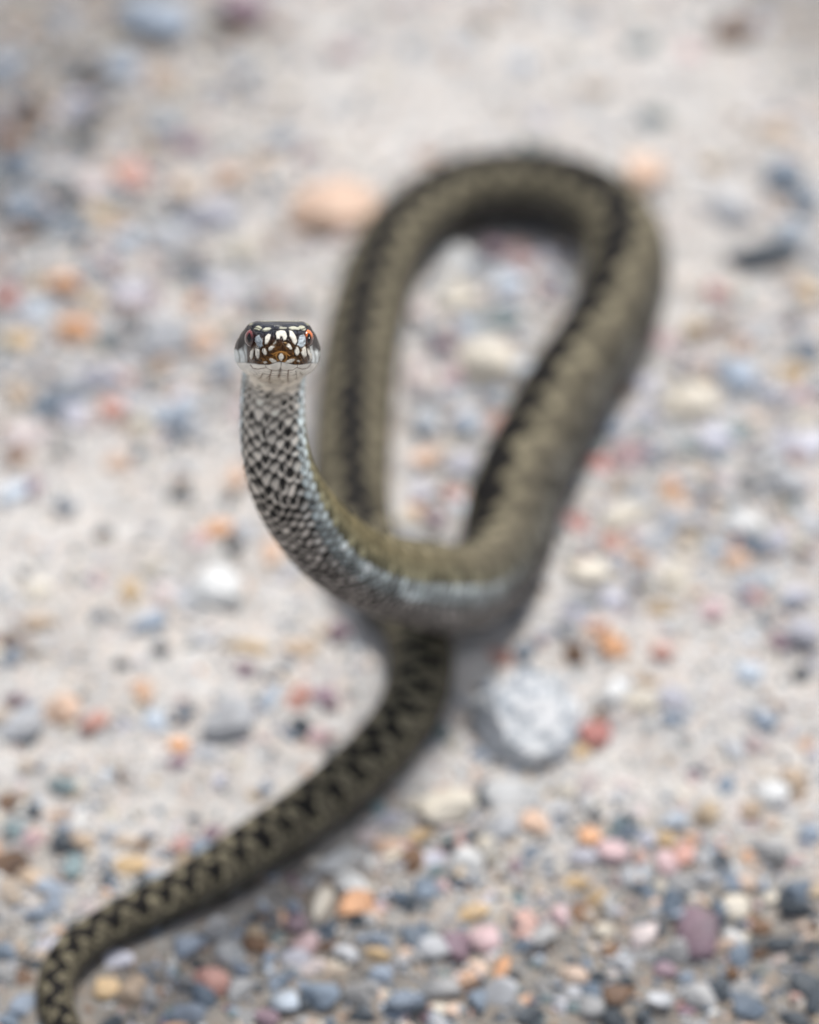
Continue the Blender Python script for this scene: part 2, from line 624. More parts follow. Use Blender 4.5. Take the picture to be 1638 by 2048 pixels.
second = np.full(len(V), 9.0)
br, bk = np.zeros(len(V)), np.zeros(len(V))
bdu, bdv = np.zeros(len(V)), np.zeros(len(V))
r0 = np.round(u)
for dr in (-1, 0, 1):
    r = r0 + dr
    off = 0.5 * (np.mod(r, 2))
    k0 = np.round(w - off)
    for dk in (-1, 0, 1):
        du, dv = u - r, w - (k0 + dk + off)
        d = (np.abs(du * 0.95) ** 1.5 + np.abs(dv * 1.2) ** 1.5) ** (1 / 1.5)
        closer = d < best
        second = np.where(closer, best, np.minimum(second, d))
        br = np.where(closer, r, br)
        bk = np.where(closer, k0 + dk, bk)
        bdu = np.where(closer, du, bdu)
        bdv = np.where(closer, dv, bdv)
        best = np.where(closer, d, best)
edge = smooth01(second - best, 0.02, 0.30)
br = np.mod(br + NR / 2, NR) - NR / 2
sc_phi = br / NR * 2 * math.pi                            # angle of the scale's own centre
sc_w = bk + 0.5 * np.mod(br, 2)
sc_s = np.interp(sc_w, PSI_T, sg)
hA, hB, hC = hash01(br, bk, np.full_like(br, 1)), hash01(br, bk, np.full_like(br, 2)), hash01(br, bk, np.full_like(br, 3))
fn = np.abs(sc_phi) / math.pi


def mix(a, b, t):
    t = np.asarray(t)
    if t.ndim == 1:
        t = t[:, None]
    return np.asarray(a) * (1 - t) + np.asarray(b) * t


nvv = len(V)
one = np.ones((nvv, 3))
fade = smooth01(sc_s, 60, 190)
olive = mix(np.array([0.150, 0.126, 0.066]) * one, np.array([0.112, 0.098, 0.070]) * one, fade)
olive = olive * (1 - 0.30 * smooth01(sc_s, 680, 770))[:, None]
olive = olive * (0.72 + 0.6 * hA)[:, None]
flank = mix(np.array([0.23, 0.215, 0.135]) * one, np.array([0.105, 0.098, 0.084]) * one, smooth01(sc_s, 90, 230))
flank = flank * (0.65 + 0.65 * hB)[:, None]
pale = mix(np.array([0.68, 0.77, 0.78]) * one, np.array([0.14, 0.138, 0.13]) * one, smooth01(sc_s, 135, 200))
pale = pale * (0.50 + 0.75 * hA)[:, None]
cream = mix(np.array([0.58, 0.525, 0.45]) * one, np.array([0.42, 0.385, 0.355]) * one, smooth01(sc_s, 40, 85))
cream = mix(cream, np.array([0.10, 0.097, 0.095]) * one, smooth01(sc_s, 160, 235))
cream = cream * (0.95 + 0.65 * hC)[:, None]
col = mix(olive, flank, smooth01(fn, 0.33, 0.47))
col = mix(col, pale, smooth01(fn, 0.46, 0.55))
col = mix(col, cream, smooth01(fn, 0.65, 0.71))
# dark skin between the scales, growing towards the belly
dark_belly = np.array([0.020, 0.018, 0.017])
between = mix(np.array([0.055, 0.048, 0.030]) * one, dark_belly * one, smooth01(fn, 0.5, 0.7))
spot = smooth01(0.56 - best, 0.0, 0.28)
spot = mix(edge[:, None], spot[:, None], (smooth01(fn, 0.56, 0.72) * smooth01(sc_s, 46, 85))[:, None])[:, 0]
throat = smooth01(-sc_s, -56, -36)
mottle = np.where((hB < 0.55) & (fn > 0.40) & (fn < 0.62) & (sc_s > 60), 0.55, 1.0)
amt = np.clip(spot, 0, 1) * (1 - throat * 0.0)
amt = np.where((fn > 0.5) & (fn <= 0.72), amt * (0.45 + 0.55 * smooth01(bdv + 0.5, 0.0, 0.5)), amt)
amt = np.where(fn > 0.5, amt, 0.28 + 0.72 * amt)
# belly and throat scales: dark at the base, pale at the free tip
tipl = smooth01(bdv + 0.16 * (hC - 0.5), -0.50 + 0.36 * hA, -0.05 + 0.34 * hA)
amt = np.where(fn > 0.66, amt * mix(one[:, :1], tipl[:, None], smooth01(sc_s, 32, 52))[:, 0], amt)
amt = np.maximum(amt, throat * 0.82 * mix(one[:, :1], 0.25 + 0.75 * tipl[:, None], smooth01(sc_s, 30, 44))[:, 0])
col = mix(between, col * mottle[:, None], amt)
# black flecks at the base of the throat and belly scales
fleck = (hash01(br, bk, np.full_like(br, 5)) < np.interp(sc_s, [26, 34, 46, 80], [0.0, 0.45, 0.5, 0.4])) & (fn > 0.56)
fa = (hA - 0.5) * 2.2
fu, fv = bdu * np.cos(fa) + (bdv + 0.08) * np.sin(fa), -bdu * np.sin(fa) + (bdv + 0.08) * np.cos(fa)
fl = np.exp(-(fu / (0.36 + 0.22 * hC)) ** 2 - (fv / (0.25 + 0.12 * hB)) ** 2)
col = mix(col, np.array([0.012, 0.011, 0.011]) * one, np.where(fleck, smooth01(fl, 0.35, 0.75) * np.interp(sc_s, [60, 130], [0.96, 0.6]), 0))
# zigzag along the back
zs = 0.8 * S + 0.2 * sc_s + 1.6 * (vnoise2(S / 6.0, PHI * 2 + 20, 53) - 0.5)
zp = 0.8 * PHI + 0.2 * sc_phi
per = np.interp(sg, [0, 120, 300, 450, 580, 640, 720, S_END], [10, 11.5, 11.5, 9.4, 8.8, 7.8, 6.6, 5.0])
zph = np.interp(zs, sg, np.concatenate([[0], np.cumsum(np.diff(sg) / per[:-1])]))
zph = zph + 0.35 * (vnoise2(S / 17.0, S * 0, 54) - 0.5)
tri = 2 * np.abs(2 * (zph - np.floor(zph + 0.5))) - 1
tri = np.sin(tri * math.pi / 2) * 0.6 + tri * 0.4
zc = np.interp(S, [100, 400, 560, 620], [0.20, 0.21, 0.29, 0.54]) * tri * (0.78 + 0.45 * vnoise2(S / 8.0, S * 0, 52))
hw_ = np.interp(S, [100, 250, 400, 560, 620, 720], [0.38, 0.44, 0.46, 0.46, 0.44, 0.50])
dz = np.abs(zp - zc) - hw_ * (0.85 + 0.3 * vnoise2(S / 5.0, PHI * 3 + 9, 55))
band = smooth01(-dz, -0.04, 0.04)
light = smooth01(-dz, -0.40, -0.20) * (1 - band)
col = mix(col, np.array([0.30, 0.265, 0.175]) * (0.65 + 0.6 * hA)[:, None], light * (S > 100) * np.interp(S, [560, 640], [0.55, 0.85]) * (1 - 0.35 * smooth01(S, 690, 775)) * (0.35 + 0.65 * np.clip(spot, 0, 1)))
col = mix(col, np.array([0.0085, 0.008, 0.0085]) * (0.7 + 0.6 * hB)[:, None], band * 0.96 * (S > 26))
# dark blotches low on the flanks, opposite the zigzag
blot = (np.abs(fn - 0.40) < 0.05) & (tri < -0.25) & (sc_s > 130)
col = mix(col, np.array([0.035, 0.032, 0.026]) * one, np.where(blot, 0.6, 0))

amp = np.interp(S, [24, 34, 90, 220, 580, S_END], [0.0, 0.10, 0.17, 0.22, 0.14, 0.03])
relief = amp * (edge * (0.75 + 0.35 * np.clip(bdv, -1, 1)) - 0.4)
keel = np.exp(-(bdu / 0.10) ** 2) * (fn < 0.55) * (S > 40)
relief += amp * 0.35 * keel * edge
rough = np.where(fn > 0.5, 0.45, 0.72)

# ---- the head: pigment and scale relief drawn in the head's own front plane ---------------
zx, zy = HX0 + HXm / ZPX, HY0 - HYm / ZPX
Hm = S < 27.5
hx, hy, hs = zx[Hm], zy[Hm], S[Hm]
# section offset of the bent head axis against the drawing
hx = hx + np.interp(hs, [0, 9, 20, 27], [0, -20, -48, -55])
hx, hy = hx + 22 * (vnoise2(hx / 110 + 3, hy / 110, 71) - 0.5), hy + 16 * (vnoise2(hx / 110, hy / 110 + 5, 72) - 0.5)
wob = (vnoise2(hx / 26, hy / 26, 7) - 0.5) * 13 + (vnoise2(hx / 9, hy / 9, 8) - 0.5) * 5


def sd_poly(pts):
    pts = np.array(pts, float)
    d = np.full(len(hx), 1e9)
    inside = np.zeros(len(hx), bool)
    for a, b in zip(pts, np.roll(pts, -1, axis=0)):
        e = b - a
        t = np.clip(((hx - a[0]) * e[0] + (hy - a[1]) * e[1]) / (e @ e), 0, 1)
        d = np.minimum(d, np.hypot(hx - a[0] - t * e[0], hy - a[1] - t * e[1]))
        c = ((a[1] > hy) != (b[1] > hy))
        with np.errstate(divide='ignore', invalid='ignore'):
            xx = (b[0] - a[0]) * (hy - a[1]) / (b[1] - a[1]) + a[0]
        inside ^= c & (hx < xx)
    return np.where(inside, -d, d)


def sd_ell(cx, cy, rx, ry, ang=0):
    c, s_ = math.cos(math.radians(ang)), math.sin(math.radians(ang))
    x, y = (hx - cx) * c + (hy - cy) * s_, -(hx - cx) * s_ + (hy - cy) * c
    n = np.sqrt((x / rx) ** 2 + (y / ry) ** 2)
    return (n - 1) * min(rx, ry)


def sd_line(pts):
    pts = np.array(pts, float)
    d = np.full(len(hx), 1e9)
    for a, b in zip(pts[:-1], pts[1:]):
        e = b - a
        t = np.clip(((hx - a[0]) * e[0] + (hy - a[1]) * e[1]) / (e @ e), 0, 1)
        d = np.minimum(d, np.hypot(hx - a[0] - t * e[0], hy - a[1] - t * e[1]))
    return d


h1 = np.ones((len(hx), 3))
WHITE, GREY = np.array([0.75, 0.71, 0.62]), np.array([0.33, 0.37, 0.40])
hc = mix(np.array([0.020, 0.022, 0.032]) * h1, np.array([0.042, 0.020, 0.009]) * h1, smooth01(hy, 330, 500))
hrel = np.zeros(len(hx))
hc = hc * (0.45 + 1.1 * vnoise2(hx / 17, hy / 17, 61))[:, None]
hr = np.full(len(hx), 0.26)
# amber tint round the snout tip and the lips
amber = np.exp(-((hx - 832) / 190) ** 2 - ((hy - 640) / 95) ** 2) * smooth01(vnoise2(hx / 30, hy / 22, 4), 0.42, 0.75)
hc = mix(hc, np.array([0.24, 0.105, 0.022]) * h1, 0.85 * amber)
lipam = np.exp(-((hy - 705) / 38) ** 2) * smooth01(-np.abs(hx - 832), -330, -200) * smooth01(vnoise2(hx / 20, hy / 16, 14), 0.45, 0.7)
hc = mix(hc, np.array([0.28, 0.13, 0.035]) * h1, 0.8 * lipam)
# cheeks: dark stripe behind the eye over white lip scales
cheek = smooth01(np.abs(hx - 790), 375, 415)
hc = mix(hc, mix(np.array([0.060, 0.055, 0.052]) * h1, np.array([0.03, 0.027, 0.027]) * h1, vnoise2(hx / 40, hy / 60, 9)), cheek)
lab = cheek * smooth01(hy + wob * 2.0 - 0.22 * (np.abs(hx - 790) - 400) + 18 * np.abs(np.sin((hx - 300) / 19)), 548, 580) * smooth01(-hy, -745, -715)
hc = mix(hc, np.array([0.66, 0.69, 0.67]) * (0.8 + 0.35 * vnoise2(hx / 30, hy / 50, 3))[:, None], lab)
for lx in (300, 372, 428, 1205, 1262, 1318):
    ln = smooth01(-np.abs(hx - lx - (hy - 640) * 0.12), -13, -4) * lab
    hc = mix(hc, np.array([0.20, 0.19, 0.17]) * h1, 0.7 * ln)
    hrel -= 0.08 * ln
# chin and throat
chin = smooth01(hy + 0.30 * wob, 735, 752)
mouth_c = 722 + 30 * smooth01(np.abs(hx - 832), 10, 190) - 22 * smooth01(np.abs(hx - 820), 260, 400)
chin = smooth01(hy - mouth_c, -4, 8)
chc = mix(np.array([0.74, 0.71, 0.65]) * h1, np.array([0.62, 0.55, 0.45]) * h1, smooth01(hy, 800, 980))
chc = chc * (0.86 + 0.28 * vnoise2(hx / 45, hy / 30, 12))[:, None]
hc = mix(hc, chc, chin)
hr = np.where(chin > 0.5, 0.42, hr)

SPOTS = [  # (signed distance, colour, raise)
    (sd_poly([(770, 375), (788, 328), (838, 314), (884, 338), (903, 400), (895, 440), (868, 446), (848, 398), (820, 394), (806, 432), (766, 436)]), WHITE),
    (sd_poly([(640, 402), (672, 358), (706, 368), (698, 425), (664, 500), (634, 500)]), WHITE),
    (sd_poly([(928, 322), (976, 332), (1012, 390), (1030, 458), (1014, 496), (976, 470), (945, 400)]), WHITE),
    (sd_ell(714, 545, 44, 21, -48), WHITE), (sd_ell(752, 480, 22, 13, -60), WHITE * 0.6),
    (sd_ell(936, 522, 50, 24, 48), WHITE), (sd_ell(890, 478, 20, 12, 40), np.array([0.45, 0.28, 0.12])),
    (sd_ell(628, 590, 28, 42, -18), WHITE), (sd_ell(530, 600, 30, 72, -10), WHITE), (sd_ell(456, 622, 22, 50, 8), WHITE),
    (sd_ell(1035, 580, 29, 56, 10), WHITE), (sd_ell(1121, 590, 32, 74, 6), WHITE), (sd_ell(1192, 620, 20, 62, -8), WHITE),
    (sd_poly([(508, 405), (552, 385), (598, 440), (602, 515), (562, 556), (522, 512), (498, 460)]), GREY),
    (sd_poly([(1046, 405), (1100, 362), (1140, 430), (1132, 492), (1082, 540), (1040, 500)]), GREY * 1.25),
    (sd_ell(838, 650, 28, 46, 0), WHITE),
    (sd_ell(742, 706, 52, 20, 24), WHITE), (sd_ell(930, 706, 72, 20, -16), WHITE), (sd_ell(636, 715, 25, 13, 10), WHITE * 0.85), (sd_ell(1042, 706, 17, 13, 0), WHITE * 0.85),
    (sd_ell(545, 298, 42, 25, -10), np.array([0.50, 0.50, 0.38])), (sd_ell(642, 308, 58, 23, -12), np.array([0.55, 0.55, 0.44])),
    (sd_ell(990, 292, 70, 23, 8), np.array([0.55, 0.55, 0.44])), (sd_ell(1096, 290, 46, 27, 25), np.array([0.52, 0.52, 0.40])),
    (sd_ell(862, 288, 46, 10, 0), np.array([0.42, 0.42, 0.34])), (sd_ell(790, 262, 40, 8, 0), np.array([0.40, 0.40, 0.36])),
]
for sd, c in SPOTS:
    sd = sd + wob * 0.8
    mk = smooth01(-sd, -5, 5)
    rim = np.exp(-((sd - 16) / 8.0) ** 2)
    tint = smooth01(-sd, -2, 16)
    cc = mix(np.asarray(c) * 0.78 * h1, np.asarray(c) * h1, tint)
    if c[2] > c[0]:
        cc = cc * (0.45 + 0.95 * vnoise2(hx / 22 + hy / 60, hy / 16, 21))[:, None]
    keep = 1 - chin
    cc = cc * (0.74 + 0.36 * vnoise2(hx / 14, hy / 20, 62))[:, None]
    hc = mix(hc, np.array([0.13, 0.075, 0.035]) * h1, 0.5 * keep * np.exp(-((sd - 7) / 6.0) ** 2) * smooth01(hy, 420, 520))
    hc = mix(hc, cc, mk * keep)
    hrel += keep * (0.10 * smooth01(-sd, -12, 14) - 0.10 * rim)
    hr = np.where(mk * keep > 0.5, 0.36, hr)
# amber ring round the rostral spot, arch above it
ring_ = np.exp(-((sd_ell(838, 652, 62, 62, 0)) / 8) ** 2) * (hy < 712)
arch = np.exp(-(sd_line([(735, 625), (780, 598), (835, 586), (890, 600), (935, 640)]) / 7) ** 2)
am = np.clip(ring_ + arch, 0, 1) * (1 - chin)
hc = mix(hc, np.array([0.42, 0.20, 0.055]) * h1, 0.75 * am)
hrel += 0.06 * am
# seams between the head shields
for pts, wd, dep in (
        ([(620, 345), (610, 440), (625, 540), (600, 640), (640, 690)], 6, 0.10), ([(720, 330), (712, 420), (690, 520), (665, 640)], 6, 0.08),
        ([(1035, 335), (1038, 430), (1030, 500), (1000, 560), (1000, 660)], 6, 0.10), ([(915, 330), (925, 420), (960, 500), (1000, 560)], 6, 0.08),
        ([(500, 540), (560, 565), (600, 545)], 6, 0.1), ([(490, 560), (480, 640), (510, 690), (580, 720)], 6, 0.1),
        ([(1075, 545), (1075, 640), (1110, 690)], 6, 0.1), ([(1160, 520), (1165, 640), (1175, 690)], 6, 0.1),
        ([(755, 330), (750, 430), (790, 470)], 6, 0.07), ([(905, 320), (915, 400), (925, 460)], 6, 0.07),
        ([(455, 275), (620, 330), (760, 300), (920, 300), (1040, 325), (1160, 280)], 7, 0.10)):
    ln = np.exp(-(sd_line(pts) / wd) ** 2) * (1 - chin)
    hc = mix(hc, np.array([0.008, 0.007, 0.007]) * h1, 0.8 * ln)
    hrel -= dep * ln
# crown: dark plate with a pale rim, eyebrow shields
crown = smooth01(-hy, -268, -258)
hc = mix(hc, np.array([0.034, 0.037, 0.045]) * (0.7 + 0.9 * vnoise2(hx / 50, hs * 1.4, 5))[:, None], crown)
brow = crown * np.maximum(smooth01(-hy, -214, -208), np.exp(-((np.abs(hx - 812) - 352) / 28) ** 2)) * smooth01(hs, 7, 9)
hc = mix(hc, np.array([0.40, 0.39, 0.28]) * h1, 0.75 * brow)
# mouth line, mental groove, chin seams
ml = np.exp(-((hy - mouth_c) / 6.5) ** 2) * smooth01(-np.abs(hx - 815), -440, -400) * (hs < 22)
hc = mix(hc, np.array([0.02, 0.012, 0.008]) * h1, 0.92 * ml)
hrel -= 0.22 * ml
mg = np.exp(-(sd_line([(832, 716), (830, 780), (824, 840), (815, 880), (812, 930)]) / 5.5) ** 2)
hc = mix(hc, np.array([0.05, 0.03, 0.02]) * h1, 0.9 * mg * smooth01(hy, 705, 720))
hrel -= 0.12 * mg
for pts, wd, k in (
        ([(620, 765), (632, 800), (690, 832), (770, 838), (812, 832)], 6, 0.55), ([(1045, 760), (1040, 790), (980, 826), (900, 838), (842, 832)], 6, 0.55),
        ([(440, 755), (470, 800), (530, 815), (622, 800)], 7, 0.65), ([(1215, 745), (1170, 795), (1110, 812), (1042, 795)], 7, 0.65),
        ([(700, 838), (692, 890), (672, 960)], 9, 0.75), ([(690, 890), (640, 925)], 7, 0.5), ([(590, 870), (575, 915), (520, 940)], 8, 0.6), ([(812, 880), (812, 935)], 9, 0.7),
        ([(925, 838), (922, 890), (915, 965)], 9, 0.75), ([(1020, 840), (1030, 900), (1020, 940)], 7, 0.55), ([(1080, 850), (1110, 890)], 7, 0.45),
        ([(600, 870), (700, 895), (812, 888), (922, 895), (1030, 870)], 5, 0.32), ([(560, 925), (680, 955), (812, 945), (920, 960), (1060, 920)], 5, 0.30)):
    ln = np.exp(-((sd_line(pts) + np.abs(wob) * 0.3) / wd) ** 2) * chin
    hc = mix(hc, np.array([0.13, 0.065, 0.035]) * h1, min(0.95, k * 1.3) * ln)
    hrel -= 0.12 * ln * k
eg = 1 - edge[Hm]
hc = hc * (1 - 0.45 * eg * chin * smooth01(hy, 800, 880))[:, None]
hrel -= 0.10 * eg * chin * smooth01(hy, 800, 880)
# the lower jaw sits a little behind the upper lip
hrel -= 0.28 * chin * smooth01(-hs, -12, -4)
# sockets for the eyes
for exx in (-5.62, 5.02):
    rr_ = np.hypot((hx - (HX0 + exx / ZPX)) * ZPX, (hy - (HY0 - 2.55)) * 0)
hblend = smooth01(-hs, -27, -22) * (1 - smooth01(hy, 960, 1010) * smooth01(hs, 16, 22))
col[Hm] = mix(col[Hm], hc, hblend)
relief[Hm] = relief[Hm] * (1 - hblend) + hrel * hblend
rough[Hm] = rough[Hm] * (1 - hblend) + hr * hblend

V = V + Nrm * (relief * MM)[:, None]
col = np.clip(col, 0.004, 0.85)

loops = np.concatenate([Q.ravel(), T3.ravel()])
starts = np.concatenate([np.arange(len(Q)) * 4, len(Q) * 4 + np.arange(len(T3)) * 3])
totals = np.concatenate([np.full(len(Q), 4), np.full(len(T3), 3)])
base_pt = at_height(842, 1335, 0.0)
sm = mesh_arrays("snake_body", V - base_pt, loops, starts, totals)
color_attr(sm, "pigment", np.concatenate([col, rough[:, None]], 1))
skin = attr_material("scaly_skin", rough=None, spec=0.10)
sm.materials.append(skin)
snake = link(bpy.data.objects.new("snake", sm))
snake.location = base_pt
snake["label"] = "olive-grey viper with black zigzag back, looped on gravel, rearing its head"
snake["category"] = "snake"

# ------------------------------------------------------------------ eyes
def eye_material():
    m, nt, p = nodes_of("copper_red_iris")
    tc = N(nt, "ShaderNodeTexCoord")
    n = N(nt, "ShaderNodeTexNoise", Scale=2600.0, Detail=4.0)
    nt.links.new(tc.outputs["Object"], n.inputs["Vector"])
    c = ramp(nt, n.outputs["Fac"], [(0.32, (0.5, 0.5, 0.5)), (0.5, (1, 1, 1)), (0.68, (1.6, 1.6, 1.6))])
    at = N(nt, "ShaderNodeAttribute", attribute_name="pigment")
    c = mixc(nt, 1.0, at.outputs["Color"], c, 'MULTIPLY')
    nt.links.new(c, p.inputs["Base Color"])
    p.inputs["Roughness"].default_value = 0.12
    p.inputs["Coat Weight"].default_value = 1.0
    p.inputs["Coat Roughness"].default_value = 0.03
    return m


def plain(name, c, r):
    m, nt, p = nodes_of(name)
    n = N(nt, "ShaderNodeTexNoise", Scale=900.0)
    cc = ramp(nt, n.outputs["Fac"], [(0.3, tuple(x * 0.8 for x in c)), (0.7, c)])
    nt.links.new(cc, p.inputs["Base Color"])
    p.inputs["Roughness"].default_value = r
    return m


iris_m, pupil_m, lid_m = eye_material(), plain("black_pupil", (0.006, 0.005, 0.005), 0.06), plain("dark_eye_rim", (0.03, 0.022, 0.02), 0.35)
Hrot = np.stack([ex, ey, f_ax], 1)
for side, cxm in ((-1, -5.72), (1, 5.02)):
    v, fcs = ICO[4]
    R_E = 1.78
    c_w = head_pt(cxm, 2.3, 1.5)
    look = np.array([side * 0.46, 0.02, 0.88])
    look /= np.linalg.norm(look)
    vert = np.array([0, 1.0, 0]) - look * look[1]
    vert /= np.linalg.norm(vert)
    lat = np.cross(vert, look)
    lv = v * R_E * np.array([0.94, 1.06, 1.0])
    em = tri_mesh("eyeball", (lv @ Hrot.T) * MM + (c_w - base_pt), fcs)
    up_ = smooth01(v @ vert, -0.25, 0.75)
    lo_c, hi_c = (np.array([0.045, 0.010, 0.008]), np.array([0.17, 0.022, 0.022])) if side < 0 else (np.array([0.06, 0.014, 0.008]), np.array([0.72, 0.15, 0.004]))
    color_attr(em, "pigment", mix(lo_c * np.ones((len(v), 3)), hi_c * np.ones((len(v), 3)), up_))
    em.materials.append(iris_m)
    eo = link(bpy.data.objects.new("eye", em), snake)
    eo["label"] = "dark red eye on the side turned from the light" if side < 0 else "bright copper-orange eye on the sunlit side"
    # slit pupil: a thin lens on the eyeball
    th = np.linspace(0, 2 * math.pi, 40, endpoint=False)
    pv, pf = [], []
    for k, q in enumerate((0.0, 0.35, 0.7, 1.0)):
        for t in th:
            x, y = 0.50 * q * math.cos(t), 1.22 * q * math.sin(t) * (1 - 0.0 * q)
            x *= (1 - 0.55 * (y / 1.22) ** 2)
            dirv = lat * x + vert * y + look * math.sqrt(max(0.05, R_E ** 2 - x * x - y * y))
            dirv = dirv / np.linalg.norm(dirv)
            lift = 1.012 if q < 0.9 else 0.997
            pv.append(dirv * R_E * lift * np.array([0.94, 1.06, 1.0]))
    for k in range(3):
        for j in range(40):
            a, b = k * 40 + j, k * 40 + (j + 1) % 40
            c, d = a + 40, b + 40
            pf += [(a, c, b), (b, c, d)]
    pm = tri_mesh("slit_pupil", (np.array(pv) @ Hrot.T) * MM + (c_w - base_pt), np.array(pf))
    pm.materials.append(pupil_m)
    link(bpy.data.objects.new("pupil", pm), eo)
    # scaly ring round the eye
    rv, rfc = [], []
    for t in np.linspace(0, 2 * math.pi, 64, endpoint=False):
        for q in np.linspace(0, 2 * math.pi, 10, endpoint=False):
            bead = 0.17 * (1 + 0.22 * abs(math.sin(6 * t)))
            ringr = 1.66
            dv = lat * (math.cos(t) * (ringr + bead * math.cos(q))) + vert * (math.sin(t) * (ringr * 1.06 + bead * math.cos(q))) + look * (0.30 + bead * math.sin(q))
            rv.append(dv)
    for i in range(64):
        for j in range(10):
            a, b = i * 10 + j, i * 10 + (j + 1) % 10
            c, d = ((i + 1) % 64) * 10 + j, ((i + 1) % 64) * 10 + (j + 1) % 10
            rfc += [(a, c, b), (b, c, d)]
    rm = tri_mesh("eye_rim_scales", (np.array(rv) @ Hrot.T) * MM + (c_w - base_pt), np.array(rfc))
    rm.materials.append(lid_m)
    link(bpy.data.objects.new("eye_rim", rm), eo)

# ------------------------------------------------------------------ stones
PAL = {
    'W': ('white', (0.55, 0.555, 0.55)), 'LG': ('pale grey', (0.43, 0.44, 0.46)), 'GR': ('grey', (0.30, 0.30, 0.30)),
    'BG': ('blue-grey', (0.25, 0.30, 0.37)), 'PB': ('pale blue', (0.44, 0.50, 0.57)), 'DB': ('dark slate', (0.055, 0.068, 0.082)),
    'SL': ('slate-blue', (0.13, 0.17, 0.22)), 'LV': ('lavender', (0.47, 0.47, 0.55)), 'PK': ('pink', (0.52, 0.34, 0.35)),
    'PP': ('pale pink', (0.60, 0.51, 0.49)), 'MV': ('mauve', (0.22, 0.15, 0.18)), 'OR': ('orange', (0.60, 0.27, 0.09)),
    'PE': ('peach', (0.66, 0.43, 0.29)), 'SA': ('salmon', (0.52, 0.23, 0.17)), 'RD': ('red', (0.45, 0.13, 0.10)),
    'BR': ('brown', (0.17, 0.10, 0.06)), 'TN': ('tan', (0.43, 0.33, 0.24)), 'CR': ('cream', (0.62, 0.57, 0.48)),
    'OC': ('ochre', (0.48, 0.31, 0.12)), 'TE': ('teal-grey', (0.19, 0.25, 0.26)),
}
for k_ in ('BG', 'SL', 'PB', 'DB', 'LV'):
    n_, c_ = PAL[k_]
    PAL[k_] = (n_, tuple(0.92 * x + 0.08 * sum(c_) / 3 for x in c_))
PAL = {k: (n, tuple(x * (1 - t) + t * 0.48 for x in c)) for k, (n, c) in PAL.items() for t in (0.2 if k in 'OR PE SA PK PP RD OC LV'.split() else 0.0,)}
STONE_MAT = {k: stone_material(n.replace(' ', '_').replace('-', '_') + "_stone", c) for k, (n, c) in PAL.items() for t in (0.2 if k in 'OR PE SA PK PP RD OC LV'.split() else 0.0,)}
STONE_MAT['SP'] = stone_material("speckled_granite", (0.74, 0.755, 0.765), speck=0.85, dark=(0.17, 0.23, 0.30), scale=330.0, cut=0.485, rough=0.9)
PAL['SP'] = ('speckled white', (0.6, 0.62, 0.64))

